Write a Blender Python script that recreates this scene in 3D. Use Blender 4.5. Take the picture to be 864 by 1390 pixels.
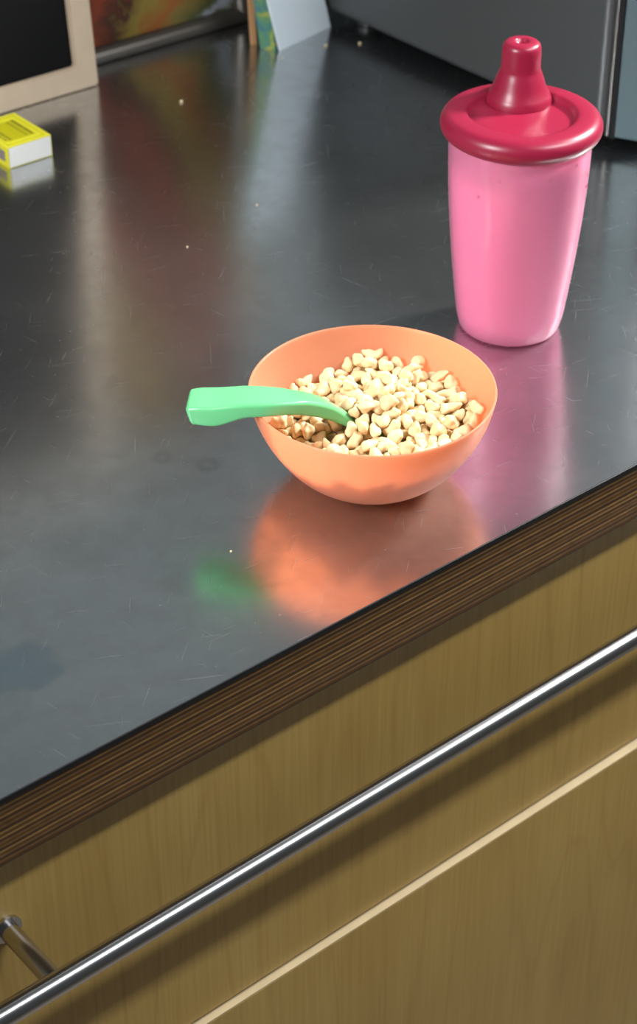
import bpy, bmesh, math, random
from mathutils import Vector, Matrix, Quaternion, noise

for o in list(bpy.data.objects):
    bpy.data.objects.remove(o)
scene = bpy.context.scene
COL = scene.collection
PI = math.pi
TOP = 0.9            # height of the worktop surface above the floor

# ------------------------------------------------------------------ camera
cam_d = bpy.data.cameras.new('camera')
cam = bpy.data.objects.new('camera', cam_d)
COL.objects.link(cam)
cam.location = (0, 0, TOP + 0.605)
cam.rotation_euler = (0.9638, -0.0205, -0.7194)
cam_d.sensor_fit = 'HORIZONTAL'
cam_d.sensor_width = 36
cam_d.lens = 2579.0 * 36 / 864
cam_d.shift_x = (432 - 529.74) / 864
cam_d.shift_y = -(695 - 649.54) / 864
cam_d.clip_start = 0.02
cam_d.dof.use_dof = True
cam_d.dof.focus_distance = 1.0
cam_d.dof.aperture_fstop = 20
scene.camera = cam

# ------------------------------------------------------------------ world and lights
world = bpy.data.worlds.new('world')
scene.world = world
world.use_nodes = True
world.node_tree.nodes['Background'].inputs[0].default_value = (0.92, 0.97, 1.0, 1)
world.node_tree.nodes['Background'].inputs[1].default_value = 0.06

def area(name, loc, target, sx, sy, power, color, spread=180):
    d = bpy.data.lights.new(name, 'AREA')
    d.shape = 'RECTANGLE'
    d.size, d.size_y, d.energy, d.color = sx, sy, power, color
    d.spread = math.radians(spread)
    o = bpy.data.objects.new(name, d)
    COL.objects.link(o)
    o.location = loc
    o.rotation_euler = (Vector(target) - Vector(loc)).to_track_quat('-Z', 'Y').to_euler()
    return o
BOWL = Vector((0.5786, 0.6581, TOP))
CUP = Vector((0.7546, 0.7291, TOP))
area('key_light', (2.05, 0.48, TOP + 1.10), (0.68, 0.72, TOP), 0.26, 0.26, 8.0, (1.0, 0.98, 0.95), 60)
area('front_window', (1.40, -0.22, TOP + 1.42), (1.40, 0.6, TOP), 1.2, 0.09, 35, (0.92, 0.97, 1.0))
area('side_fill', (-0.72, 0.66, TOP + 0.90), (0.6, 0.68, TOP), 0.4, 0.5, 7.6, (0.95, 0.98, 1.0), 85)  # fill lamp added to brighten the bowl's left front, not an actual window

scene.view_settings.view_transform = 'Standard'
scene.view_settings.look = 'None'
scene.view_settings.gamma = 1
scene.view_settings.use_curve_mapping = False
scene.view_settings.exposure = 0.0

# ------------------------------------------------------------------ helpers
def link_mesh(name, me, mat, parent=None, loc=None, smooth=False):
    o = bpy.data.objects.new(name, me)
    COL.objects.link(o)
    if mat is not None:
        me.materials.append(mat)
    if smooth:
        for p in me.polygons:
            p.use_smooth = True
    if loc is not None:
        o.location = loc
    if parent is not None:
        o.parent = parent
    return o

def obj(name, bm, mat, parent=None, loc=None, smooth=False):
    bmesh.ops.recalc_face_normals(bm, faces=bm.faces)
    me = bpy.data.meshes.new(name)
    bm.to_mesh(me)
    bm.free()
    return link_mesh(name, me, mat, parent, loc, smooth)

def tag(o, label=None, cat=None, group=None, kind=None):
    if label: o['label'] = label
    if cat: o['category'] = cat
    if group: o['group'] = group
    if kind: o['kind'] = kind
    return o

def empty(name, loc, rot=(0, 0, 0)):
    o = bpy.data.objects.new(name, None)
    COL.objects.link(o)
    o.empty_display_size = 0.02
    o.location = loc
    o.rotation_euler = rot
    return o

def add_box(bm, lo, hi, bevel=0.0, seg=2, mat=None):
    r = bmesh.ops.create_cube(bm, size=1)
    vs = r['verts']
    for v in vs:
        v.co = Vector([lo[i] + (v.co[i] + 0.5) * (hi[i] - lo[i]) for i in range(3)])
    if mat is not None:
        for v in vs: v.co = mat @ v.co
    if bevel:
        es = list({e for v in vs for e in v.link_edges})
        bmesh.ops.bevel(bm, geom=es, offset=bevel, segments=seg, affect='EDGES', profile=0.5)

def add_lathe(bm, prof, n=96, cx=0, cy=0):
    """revolve (r, z) points; r == 0 closes to a pole"""
    rings = []
    for r, z in prof:
        if r < 1e-7:
            rings.append([bm.verts.new((cx, cy, z))])
        else:
            rings.append([bm.verts.new((cx + r*math.cos(2*PI*i/n), cy + r*math.sin(2*PI*i/n), z)) for i in range(n)])
    for a, b in zip(rings, rings[1:]):
        for i in range(n):
            j = (i+1) % n
            if len(a) == 1 and len(b) == 1: continue
            if len(a) == 1: bm.faces.new((a[0], b[i], b[j]))
            elif len(b) == 1: bm.faces.new((a[i], a[j], b[0]))
            else: bm.faces.new((a[i], a[j], b[j], b[i]))

def smooth_prof(pts, k=6):
    """Catmull-Rom through (r, z) points"""
    out = []
    n = len(pts)
    for i in range(n-1):
        p0 = pts[max(i-1, 0)]; p1 = pts[i]; p2 = pts[i+1]; p3 = pts[min(i+2, n-1)]
        for s in range(k):
            t = s / k
            out.append(tuple(max(0.5*((2*p1[c]) + (-p0[c]+p2[c])*t + (2*p0[c]-5*p1[c]+4*p2[c]-p3[c])*t*t + (-p0[c]+3*p1[c]-3*p2[c]+p3[c])*t**3), 0 if c == 0 else -9) for c in (0, 1)))
    out.append(pts[-1])
    return out

def add_tube(bm, a, b, r, n=24, cap=True):
    a = Vector(a); b = Vector(b)
    q = (b-a).normalized().to_track_quat('Z', 'Y').to_matrix()
    ra = [bm.verts.new(a + q @ Vector((r*math.cos(2*PI*i/n), r*math.sin(2*PI*i/n), 0))) for i in range(n)]
    rb = [bm.verts.new(b + q @ Vector((r*math.cos(2*PI*i/n), r*math.sin(2*PI*i/n), 0))) for i in range(n)]
    for i in range(n):
        j = (i+1) % n
        bm.faces.new((ra[i], ra[j], rb[j], rb[i]))
    if cap:
        bm.faces.new(ra[::-1]); bm.faces.new(rb)

def add_prism(bm, poly, z0, z1, bevel=0.0):
    lo = [bm.verts.new((x, y, z0)) for x, y in poly]
    hi = [bm.verts.new((x, y, z1)) for x, y in poly]
    n = len(poly)
    for i in range(n):
        j = (i+1) % n
        bm.faces.new((lo[i], lo[j], hi[j], hi[i]))
    bm.faces.new(lo[::-1]); bm.faces.new(hi)
    if bevel:
        bmesh.ops.bevel(bm, geom=list(bm.edges), offset=bevel, segments=3, affect='EDGES', profile=0.5)

# ------------------------------------------------------------------ materials
class NT:
    def __init__(s, name):
        s.m = bpy.data.materials.new(name)
        s.m.use_nodes = True
        s.t = s.m.node_tree
        s.b = s.t.nodes['Principled BSDF']
        s.out = s.t.nodes['Material Output']
    def n(s, typ, **kw):
        nd = s.t.nodes.new(typ)
        for k, v in kw.items(): setattr(nd, k, v)
        return nd
    def l(s, a, b): s.t.links.new(a, b)
    def obj_co(s, scale=(1, 1, 1), rot=(0, 0, 0)):
        tc = s.n('ShaderNodeTexCoord'); mp = s.n('ShaderNodeMapping')
        mp.inputs['Scale'].default_value = scale
        mp.inputs['Rotation'].default_value = rot
        s.l(tc.outputs['Object'], mp.inputs[0])
        return mp.outputs[0]
    def noise(s, co, scale, detail=4, rough=0.5, dist=0.0):
        nd = s.n('ShaderNodeTexNoise')
        nd.inputs['Scale'].default_value = scale
        nd.inputs['Detail'].default_value = detail
        nd.inputs['Roughness'].default_value = rough
        nd.inputs['Distortion'].default_value = dist
        if co is not None: s.l(co, nd.inputs['Vector'])
        return nd.outputs[0]
    def ramp(s, fac, stops, interp='LINEAR'):
        nd = s.n('ShaderNodeValToRGB')
        cr = nd.color_ramp; cr.interpolation = interp
        while len(cr.elements) < len(stops): cr.elements.new(0.5)
        for e, (p, c) in zip(cr.elements, stops):
            e.position = p
            e.color = (c, c, c, 1) if isinstance(c, (int, float)) else (*c, 1)
        s.l(fac, nd.inputs[0])
        return nd.outputs[0]
    def mix(s, fac, a, b, mode='MIX'):
        nd = s.n('ShaderNodeMix', data_type='RGBA', blend_type=mode)
        for sock, v in ((nd.inputs[0], fac), (nd.inputs[6], a), (nd.inputs[7], b)):
            if isinstance(v, (int, float)): sock.default_value = v
            elif isinstance(v, tuple): sock.default_value = (*v, 1)
            else: s.l(v, sock)
        return nd.outputs[2]
    def math(s, op, a, b=0.0, clamp=False):
        nd = s.n('ShaderNodeMath', operation=op); nd.use_clamp = clamp
        for sock, v in ((nd.inputs[0], a), (nd.inputs[1], b)):
            if isinstance(v, (int, float)): sock.default_value = v
            else: s.l(v, sock)
        return nd.outputs[0]
    def bump(s, h, strength=0.3, dist=0.001):
        nd = s.n('ShaderNodeBump')
        nd.inputs['Strength'].default_value = strength
        nd.inputs['Distance'].default_value = dist
        s.l(h, nd.inputs['Height']); s.l(nd.outputs[0], s.b.inputs['Normal'])

def plain(name, color, rough=0.5, metal=0.0, spec=0.5, coat=0.0, bump=None, var=0.0):
    t = NT(name)
    t.b.inputs['Base Color'].default_value = (*color, 1)
    t.b.inputs['Roughness'].default_value = rough
    t.b.inputs['Metallic'].default_value = metal
    t.b.inputs['Specular IOR Level'].default_value = spec
    t.b.inputs['Coat Weight'].default_value = coat
    if var:
        f = t.noise(t.obj_co(), 40, 5)
        t.l(t.mix(f, tuple(c*(1-var) for c in color), tuple(min(c*(1+var), 1) for c in color)), t.b.inputs['Base Color'])
    if bump: t.bump(t.noise(t.obj_co(), bump[0], 4), bump[1])
    return t.m

def steel_top():
    t = NT('brushed_steel')
    co = t.obj_co()
    t.b.inputs['Metallic'].default_value = 1
    big = t.noise(co, 7, 6, 0.6, 0.4)
    fine = t.noise(co, 60, 5, 0.65, 0.6)
    # long random scratches in several directions
    scr = None
    for k, (ang, sc, lo) in enumerate(((0.5, 700, 0.735), (-0.7, 800, 0.735), (1.4, 900, 0.74), (0.1, 800, 0.74), (2.2, 700, 0.74))):
        c2 = t.obj_co((0.03, 1, 1), (0, 0, 0))
        mp = c2.node
        mp.vector_type = 'POINT'
        rot = t.n('ShaderNodeMapping'); rot.inputs['Rotation'].default_value = (0, 0, ang)
        rot.inputs['Location'].default_value = (k*3.1, k*1.7, 0)
        tc = t.n('ShaderNodeTexCoord'); t.l(tc.outputs['Object'], rot.inputs[0])
        t.l(rot.outputs[0], mp.inputs[0])
        s = t.noise(mp.outputs[0], sc, 1, 0.5, 0.0)
        s = t.ramp(s, [(lo, 0.0), (lo+0.03, 1.0)])
        scr = s if scr is None else t.math('MAXIMUM', scr, s)
    # short speck marks
    sp = t.n('ShaderNodeTexVoronoi'); sp.inputs['Scale'].default_value = 90
    t.l(co, sp.inputs['Vector'])
    dots = t.math('LESS_THAN', sp.outputs['Distance'], 0.055)
    keep = t.math('GREATER_THAN', t.noise(co, 25, 1), 0.56)
    dots = t.math('MULTIPLY', dots, keep)
    colr = t.mix(t.ramp(big, [(0.3, 0.0), (0.7, 1.0)]), (0.52, 0.53, 0.535), (0.63, 0.645, 0.655))
    colr = t.mix(t.math('MULTIPLY', t.ramp(fine, [(0.42, 0.0), (0.75, 1.0)]), 0.5), colr, (0.44, 0.435, 0.43))
    colr = t.mix(t.math('MULTIPLY', scr, 0.16), colr, (0.93, 0.95, 0.97))
    colr = t.mix(t.math('MULTIPLY', dots, 0.6), colr, (0.85, 0.85, 0.85))
    # a bluish dried stain near the left edge and two small ring marks (object origin at x 0.7, y 0.5696)
    sep = t.n('ShaderNodeSeparateXYZ'); t.l(co, sep.inputs[0])
    def dist(cx, cy, ax=1.0, ay=1.0):
        dx = t.math('MULTIPLY', t.math('SUBTRACT', sep.outputs[0], cx-0.7), ax)
        dy = t.math('MULTIPLY', t.math('SUBTRACT', sep.outputs[1], cy-0.5696), ay)
        return t.math('SQRT', t.math('ADD', t.math('MULTIPLY', dx, dx), t.math('MULTIPLY', dy, dy)))
    st = t.math('ADD', dist(0.335, 0.640, 0.8, 1.0), t.math('MULTIPLY', t.math('SUBTRACT', t.noise(co, 45, 4), 0.5), 0.030))
    st = t.ramp(st, [(0.0150, 1.0), (0.0185, 0.0)])
    colr = t.mix(t.math('MULTIPLY', st, 0.55), colr, (0.30, 0.42, 0.50))
    for cx, cy, rad in ((0.5132, 0.7228, 0.0046), (0.4978, 0.7451, 0.0038)):
        rg_ = t.math('ABSOLUTE', t.math('SUBTRACT', dist(cx, cy), rad))
        colr = t.mix(t.math('MULTIPLY', t.ramp(rg_, [(0.0003, 1.0), (0.0009, 0.0)]), 0.4), colr, (0.30, 0.29, 0.30))
    t.l(colr, t.b.inputs['Base Color'])
    rg = t.ramp(t.math('ADD', t.math('MULTIPLY', big, 0.6), t.math('MULTIPLY', fine, 0.4)), [(0.3, 0.16), (0.7, 0.25)])
    rg = t.math('ADD', rg, t.math('MULTIPLY', t.math('MAXIMUM', scr, dots), 0.1))
    t.l(rg, t.b.inputs['Roughness'])
    t.bump(t.math('ADD', t.math('MULTIPLY', fine, 0.3), t.math('MULTIPLY', scr, -0.08)), 0.10, 0.0003)
    # worn metal: a wide second lobe over the sharper one
    g2 = t.n('ShaderNodeBsdfPrincipled')
    g2.inputs['Metallic'].default_value = 1
    g2.inputs['Roughness'].default_value = 0.48
    t.l(colr, g2.inputs['Base Color'])
    mx = t.n('ShaderNodeMixShader'); mx.inputs[0].default_value = 0.07
    t.l(t.b.outputs[0], mx.inputs[1]); t.l(g2.outputs[0], mx.inputs[2]); t.l(mx.outputs[0], t.out.inputs[0])
    return t.m

def ply_edge():
    t = NT('plywood_edge')
    tc = t.n('ShaderNodeTexCoord'); sx = t.n('ShaderNodeSeparateXYZ')
    t.l(tc.outputs['Object'], sx.inputs[0])
    wob = t.noise(t.obj_co((1, 1, 0.2)), 9, 3)
    z = t.math('ADD', sx.outputs[2], t.math('MULTIPLY', t.math('SUBTRACT', wob, 0.5), 0.0012))
    u = t.math('DIVIDE', z, -0.040, True)      # 0 at the top, 1 at the bottom
    dk, md, lt, hl = (0.040, 0.015, 0.002), (0.085, 0.034, 0.004), (0.21, 0.105, 0.028), (0.36, 0.20, 0.06)
    stops = [(0, md), (0.07, lt)]
    edges = [0.13, 0.20, 0.27, 0.345, 0.42, 0.50, 0.575, 0.645, 0.71, 0.78, 0.85, 0.92]
    st = [(0.0, md), (0.06, md)]
    for i, e in enumerate(edges):
        st.append((e-0.022, dk if i % 2 else md))
        st.append((e, hl if i in (2, 5, 6, 9) else lt))
        st.append((e+0.022, md if i % 2 else dk))
    st.append((1.0, dk))
    # two ramps because one holds at most 32 stops
    a = [s for s in st if s[0] <= 0.53]; b = [s for s in st if s[0] > 0.48]
    ra = t.ramp(u, a); rb = t.ramp(u, b)
    c = t.mix(t.math('GREATER_THAN', u, 0.525), ra, rb)
    speck = t.noise(t.obj_co((120, 120, 260)), 1.0, 3, 0.6)
    c = t.mix(1.0, c, t.ramp(speck, [(0.3, 0.75), (0.7, 1.15)]), 'MULTIPLY')
    t.l(c, t.b.inputs['Base Color'])
    t.b.inputs['Roughness'].default_value = 0.45
    t.bump(speck, 0.2, 0.0004)
    return t.m

def veneer(name, a, b, dark):
    """birch veneer, grain running up the panel, with broad wavering figure"""
    t = NT(name)
    fig = t.noise(t.obj_co((11, 11, 1.3)), 1.0, 2, 0.4, 0.6)
    rings = t.n('ShaderNodeMath', operation='FRACT')
    t.l(t.math('MULTIPLY', fig, 9.0), rings.inputs[0])
    line = t.ramp(rings.outputs[0], [(0.0, 1.0), (0.10, 0.25), (0.5, 0.0), (0.9, 0.1), (1.0, 1.0)])
    fib = t.noise(t.obj_co((420, 420, 9)), 1.0, 4, 0.6)
    blot = t.noise(t.obj_co((9, 9, 3)), 1.0, 4, 0.6)
    c = t.mix(t.ramp(blot, [(0.3, 0.0), (0.7, 1.0)]), a, b)
    c = t.mix(t.math('MULTIPLY', line, 0.22), c, dark)
    c = t.mix(t.math('MULTIPLY', t.ramp(fib, [(0.4, 0.0), (0.75, 1.0)]), 0.3), c, dark)
    t.l(c, t.b.inputs['Base Color'])
    t.b.inputs['Roughness'].default_value = 0.38
    t.bump(fib, 0.08, 0.0003)
    return t.m

def shell_plastic(name, color, trans, rough=0.3, spec=0.5):
    """milky, light-passing plastic: part diffuse, part translucent, with a soft gloss"""
    t = NT(name)
    t.t.nodes.remove(t.b)
    d = t.n('ShaderNodeBsdfDiffuse'); tr = t.n('ShaderNodeBsdfTranslucent'); g = t.n('ShaderNodeBsdfGlossy')
    f = t.n('ShaderNodeFresnel'); f.inputs[0].default_value = 1.45
    m1 = t.n('ShaderNodeMixShader'); m2 = t.n('ShaderNodeMixShader')
    d.inputs[0].default_value = (*color, 1)
    tr.inputs[0].default_value = (*[min(1, c*1.0) for c in color], 1)
    g.inputs['Roughness'].default_value = rough
    m1.inputs[0].default_value = trans
    t.l(d.outputs[0], m1.inputs[1]); t.l(tr.outputs[0], m1.inputs[2])
    t.l(t.math('MULTIPLY', f.outputs[0], spec*2), m2.inputs[0]); t.l(m1.outputs[0], m2.inputs[1]); t.l(g.outputs[0], m2.inputs[2])
    t.l(m2.outputs[0], t.out.inputs[0])
    return t.m

M = {}
M['steel'] = steel_top()
M['edge_line'] = plain('dark_sheet_edge', (0.02, 0.02, 0.022), 0.4, 0.6)
M['ply'] = ply_edge()
M['veneer'] = veneer('birch_veneer', (0.43, 0.27, 0.068), (0.50, 0.33, 0.098), (0.24, 0.115, 0.018))
M['veneer_low'] = veneer('birch_veneer_lower', (0.33, 0.205, 0.072), (0.38, 0.245, 0.092), (0.23, 0.12, 0.028))
M['ply_light'] = plain('pale_plywood_edge', (0.50, 0.39, 0.23), 0.55, var=0.2)
M['carcass'] = plain('cabinet_inside', (0.05, 0.032, 0.016), 0.7)
M['bar'] = plain('satin_steel_bar', (0.55, 0.545, 0.545), 0.21, 1.0)
M['bowl'] = shell_plastic('orange_plastic', (1.0, 0.51, 0.31), 0.7, 0.3, 0.22)
M['spoon'] = shell_plastic('mint_plastic', (0.165, 0.60, 0.25), 0.15, 0.25, 0.5)
M['lid'] = plain('magenta_plastic', (0.26, 0.010, 0.036), 0.34, 0, 0.45)
M['milk'] = plain('milk', (0.97, 0.93, 0.90), 0.4)
_b = M['milk'].node_tree.nodes['Principled BSDF']
_b.inputs['Subsurface Weight'].default_value = 1.0
_b.inputs['Subsurface Radius'].default_value = (1.0, 0.9, 0.8)
_b.inputs['Subsurface Scale'].default_value = 0.05
_t = NT('clear_inner_wall'); _t.t.nodes.remove(_t.b)
_tp = _t.n('ShaderNodeBsdfTransparent'); _tp.inputs[0].default_value = (1.0, 0.96, 0.97, 1)
_t.l(_tp.outputs[0], _t.out.inputs[0]); M['inner'] = _t.m
M['wall'] = plain('grey_plaster', (0.17, 0.195, 0.197), 0.9, bump=(60, 0.1))
M['floor'] = plain('floor_boards', (0.18, 0.15, 0.12), 0.6, var=0.2)
M['frame_wood'] = plain('pale_wood', (0.42, 0.325, 0.23), 0.55, var=0.12)
M['black_glass'] = plain('black_board', (0.004, 0.004, 0.004), 0.75, 0, 0.1)
M['pewter'] = plain('pewter_moulding', (0.13, 0.115, 0.10), 0.45, 0.8)
M['yellow'] = plain('yellow_card', (0.60, 0.55, 0.02), 0.6)
M['olive'] = plain('olive_print', (0.40, 0.36, 0.0), 0.6)
M['dark_print'] = plain('dark_print', (0.13, 0.12, 0.01), 0.6)
M['striker'] = plain('striking_surface', (0.20, 0.16, 0.15), 0.8, bump=(2000, 0.3))
M['grey_card'] = plain('grey_card', (0.50, 0.50, 0.48), 0.7)
M['appliance'] = plain('dark_grey_paint', (0.06, 0.064, 0.064), 0.4, 0.2)
M['appliance_dark'] = plain('black_trim', (0.012, 0.012, 0.013), 0.35)
M['chrome'] = plain('chrome_trim', (0.27, 0.26, 0.25), 0.35, 1.0)
M['blue_grey'] = plain('blue_grey_metal', (0.055, 0.092, 0.10), 0.45, 0.2)
M['door_plate'] = plain('teal_grey_plate', (0.03, 0.06, 0.075), 0.6, 0.0, 0.2)
M['paper'] = plain('white_paper', (0.80, 0.90, 0.96), 0.7)
M['strip_wood'] = plain('orange_wood', (0.50, 0.27, 0.12), 0.6)
M['crumb'] = plain('crumb', (0.75, 0.62, 0.38), 0.8)
M['water'] = None

def cup_plastic():
    t = NT('pink_translucent_plastic')
    t.t.nodes.remove(t.b)
    col = (1.0, 0.42, 0.62, 1)
    d = t.n('ShaderNodeBsdfDiffuse'); tr = t.n('ShaderNodeBsdfTranslucent'); g = t.n('ShaderNodeBsdfGlossy')
    tp = t.n('ShaderNodeBsdfTransparent')
    d.inputs[0].default_value = (1.0, 0.30, 0.50, 1); tr.inputs[0].default_value = col
    tp.inputs[0].default_value = (1.0, 0.50, 0.65, 1)
    g.inputs['Roughness'].default_value = 0.22
    m0 = t.n('ShaderNodeMixShader'); m1 = t.n('ShaderNodeMixShader'); m2 = t.n('ShaderNodeMixShader')
    m0.inputs[0].default_value = 0.15
    t.l(d.outputs[0], m0.inputs[1]); t.l(tr.outputs[0], m0.inputs[2])
    m1.inputs[0].default_value = 0.48
    t.l(m0.outputs[0], m1.inputs[1]); t.l(tp.outputs[0], m1.inputs[2])
    f = t.n('ShaderNodeFresnel'); f.inputs[0].default_value = 1.35
    t.l(f.outputs[0], m2.inputs[0]); t.l(m1.outputs[0], m2.inputs[1]); t.l(g.outputs[0], m2.inputs[2])
    t.l(m2.outputs[0], t.out.inputs[0])
    return t.m
M['cup'] = cup_plastic()

def puff_mat():
    t = NT('puffed_cereal')
    co = t.obj_co()
    n1 = t.noise(co, 900, 4, 0.6)
    n2 = t.noise(co, 260, 2, 0.5)
    oi = t.n('ShaderNodeObjectInfo')
    c = t.mix(oi.outputs['Random'], (0.73, 0.53, 0.28), (0.80, 0.62, 0.36))
    c = t.mix(t.math('MULTIPLY', t.ramp(n1, [(0.5, 0.0), (0.75, 1.0)]), 0.35), c, (0.62, 0.38, 0.14))
    t.l(c, t.b.inputs['Base Color'])
    t.b.inputs['Roughness'].default_value = 0.6
    t.b.inputs['Subsurface Weight'].default_value = 0.25
    t.b.inputs['Subsurface Scale'].default_value = 0.003
    t.bump(t.math('ADD', t.math('MULTIPLY', n1, 0.5), n2), 0.2, 0.0004)
    return t.m
M['puff'] = puff_mat()

def painting_mat():
    """loose blotches of rust, ochre, yellow and olive (generic abstract)"""
    t = NT('abstract_painting')
    co = t.obj_co()
    sx = t.n('ShaderNodeSeparateXYZ'); t.l(co, sx.inputs[0])
    n = t.noise(co, 26, 4, 0.55, 0.6)
    u = t.math('ADD', t.math('MULTIPLY', sx.outputs[0], 6.4), t.math('MULTIPLY', sx.outputs[2], -3.5))
    u = t.math('PINGPONG', t.math('ADD', u, t.math('MULTIPLY', n, 0.55)), 1.0)
    c = t.ramp(u, [(0.02, (0.30, 0.33, 0.36)), (0.10, (0.07, 0.08, 0.03)), (0.22, (0.17, 0.12, 0.03)), (0.32, (0.24, 0.075, 0.02)), (0.45, (0.21, 0.15, 0.03)), (0.58, (0.16, 0.11, 0.025)), (0.64, (0.05, 0.02, 0.012)), (0.74, (0.17, 0.035, 0.014)), (0.90, (0.13, 0.028, 0.012)), (1.0, (0.035, 0.018, 0.012))])
    t.l(c, t.b.inputs['Base Color'])
    t.b.inputs['Roughness'].default_value = 0.7
    t.b.inputs['Specular IOR Level'].default_value = 0.2
    return t.m
M['painting'] = painting_mat()

def leaflet_mat():
    t = NT('green_printed_paper')
    n = t.noise(t.obj_co((1, 1, 0.7)), 110, 4, 0.55, 0.8)
    c = t.ramp(n, [(0.36, (0.03, 0.12, 0.16)), (0.46, (0.04, 0.17, 0.13)), (0.53, (0.09, 0.21, 0.06)), (0.60, (0.30, 0.31, 0.05))])
    t.l(c, t.b.inputs['Base Color'])
    t.b.inputs['Roughness'].default_value = 0.5
    return t.m
M['leaflet'] = leaflet_mat()

# ------------------------------------------------------------------ setting
bm = bmesh.new(); add_box(bm, (-1.6, -2.4, -0.05), (3.2, 1.32, 0)); tag(obj('floor', bm, M['floor']), kind='structure')
bm = bmesh.new(); add_box(bm, (-1.6, 1.30, 0), (3.2, 1.40, 2.6)); tag(obj('wall_back', bm, M['wall']), kind='structure')

# ------------------------------------------------------------------ worktop
YF = 0.5696
wt = tag(empty('worktop', (0.7, YF, TOP-0.041)), 'scratched steel worktop with a brown layered plywood edge', 'worktop')
def at(p, root): return (p[0]-root.location[0], p[1]-root.location[1], p[2]-root.location[2])
def child(name, bm, mat, root, origin, smooth=False):
    o = obj(name, bm, mat, root, None, smooth)
    o.location = at(origin, root)
    return o
# object origin of the core sits at its top edge so the ply layers read from z
bm = bmesh.new(); add_box(bm, (-0.9, 0.0008, -0.040), (1.1, 1.2995-YF, -0.0003)); child('plywood_core', bm, M['ply'], wt, (0.7, YF, TOP-0.0012))
bm = bmesh.new(); add_box(bm, (-0.9, 0, -0.0012), (1.1, 1.2990-YF, 0)); child('steel_sheet', bm, M['steel'], wt, (0.7, YF, TOP))
bm = bmesh.new(); add_box(bm, (-0.9, -0.0006, -0.0034), (1.1, 0.0006, -0.0002), 0.0003); child('edge_strip', bm, M['edge_line'], wt, (0.7, YF, TOP))

# ------------------------------------------------------------------ drawer cabinet
YD = 0.590
cab = tag(empty('drawer_cabinet', (0.7, YD, 0)), 'birch veneer drawer cabinet under the steel worktop', 'cabinet')
bm = bmesh.new(); add_box(bm, (-0.58, 0.019, 0.0), (0.75, 0.62, TOP-0.0415)); child('carcass', bm, M['carcass'], cab, (0.7, YD, 0))
ZG = TOP - 0.2585

# upper drawer front with its long bar handle
bm = bmesh.new(); add_box(bm, (-0.565, 0, 0.0008), (0.735, 0.018, 0.2165), 0.0008)
up = child('drawer', bm, M['veneer'], cab, (0.7, YD, ZG), False)
bm = bmesh.new()
YB, ZB, RB = 0.545, TOP - 0.1045, 0.0061
add_tube(bm, (-0.448, YB-YD, ZB-ZG), (0.60, YB-YD, ZB-ZG), RB, 40)
bmesh.ops.bevel(bm, geom=[e for e in bm.edges if len(e.link_faces) == 2 and e.calc_face_angle() > 1], offset=0.0008, segments=2, affect='EDGES')
for px in (-0.412, 0.565):
    add_tube(bm, (px, 0.0006, ZB-ZG), (px, YB-YD+0.001, ZB-ZG), 0.0050, 28)
    add_tube(bm, (px, 0.0004, ZB-ZG), (px, -0.0020, ZB-ZG), 0.0078, 28)
h = obj('handle', bm, M['bar'], up, None, True)
h['label'] = 'satin steel bar handle on two posts'
mod = h.modifiers.new('split', 'EDGE_SPLIT'); mod.split_angle = 0.7
# lower drawer front stands a few millimetres proud, so its pale plywood top edge shows
bm = bmesh.new(); add_prism(bm, [(-0.565, -0.0030), (0.735, -0.0080), (0.735, 0.018), (-0.565, 0.018)], -0.42, -0.0024)
lo = child('drawer', bm, M['veneer'], cab, (0.7, YD, ZG), False)
bm = bmesh.new(); add_prism(bm, [(-0.565, -0.0029), (0.735, -0.0079), (0.735, 0.018), (-0.565, 0.018)], -0.0024, -0.0012)
e = obj('edge_band', bm, M['ply_light'], lo); e['label'] = 'pale bare plywood top edge of the lower drawer'

# ------------------------------------------------------------------ bowl
bowl = tag(empty('cereal_bowl', BOWL), 'translucent orange plastic bowl full of puffed cereal', 'bowl')
inner = [(0, .0022), (.023, .0022), (.034, .0062), (.046, .0165), (.0565, .031), (.0628, .0445), (.0661, .0562)]
outer = [(.0677, .0560), (.0645, .043), (.0583, .0290), (.0480, .0143), (.0362, .0042), (.0262, .0005), (.023, 0), (0, 0.0)]
prof = smooth_prof(inner, 5)[:-1] + [(.0661, .0562), (.0665, .0568), (.0671, .0569), (.0676, .0566)] + smooth_prof(outer, 5)
bm = bmesh.new(); add_lathe(bm, prof, 128)
obj('bowl_shell', bm, M['bowl'], bowl, None, True)

# ------------------------------------------------------------------ spoon
def loft(bm, sections):
    """sections: list of rings (lists of Vector, equal length)"""
    R = [[bm.verts.new(p) for p in s] for s in sections]
    n = len(R[0])
    for a, b in zip(R, R[1:]):
        for i in range(n):
            j = (i+1) % n
            bm.faces.new((a[i], a[j], b[j], b[i]))
    bm.faces.new(R[0][::-1]); bm.faces.new(R[-1])

SP = [(.4908, .7055, .0618, .0212, .0116), (.4945, .7020, .0628, .0222, .0123), (.5010, .6950, .0638, .0225, .0128), (.5105, .6845, .0664, .0212, .0098), (.5195, .6760, .0670, .0195, .0092), (.5305, .6705, .0652, .0172, .0088), (.5415, .6685, .0608, .0150, .0092), (.5525, .6665, .0545, .0128, .0088), (.5620, .6650, .0460, .0105, .0074), (.570, .662, .037, .009, .005)]
def spline_pts(P, k):
    out = []
    n = len(P)
    for i in range(n-1):
        p0, p1, p2, p3 = P[max(i-1, 0)], P[i], P[i+1], P[min(i+2, n-1)]
        for s in range(k):
            t = s/k
            out.append([0.5*((2*p1[c]) + (-p0[c]+p2[c])*t + (2*p0[c]-5*p1[c]+4*p2[c]-p3[c])*t*t + (-p0[c]+3*p1[c]-3*p2[c]+p3[c])*t**3) for c in range(len(p1))])
    out.append(list(P[-1]))
    return out
spoon_o = Vector((SP[0][0], SP[0][1], TOP + .05))
pts = spline_pts(SP, 5)
secs = []
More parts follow.
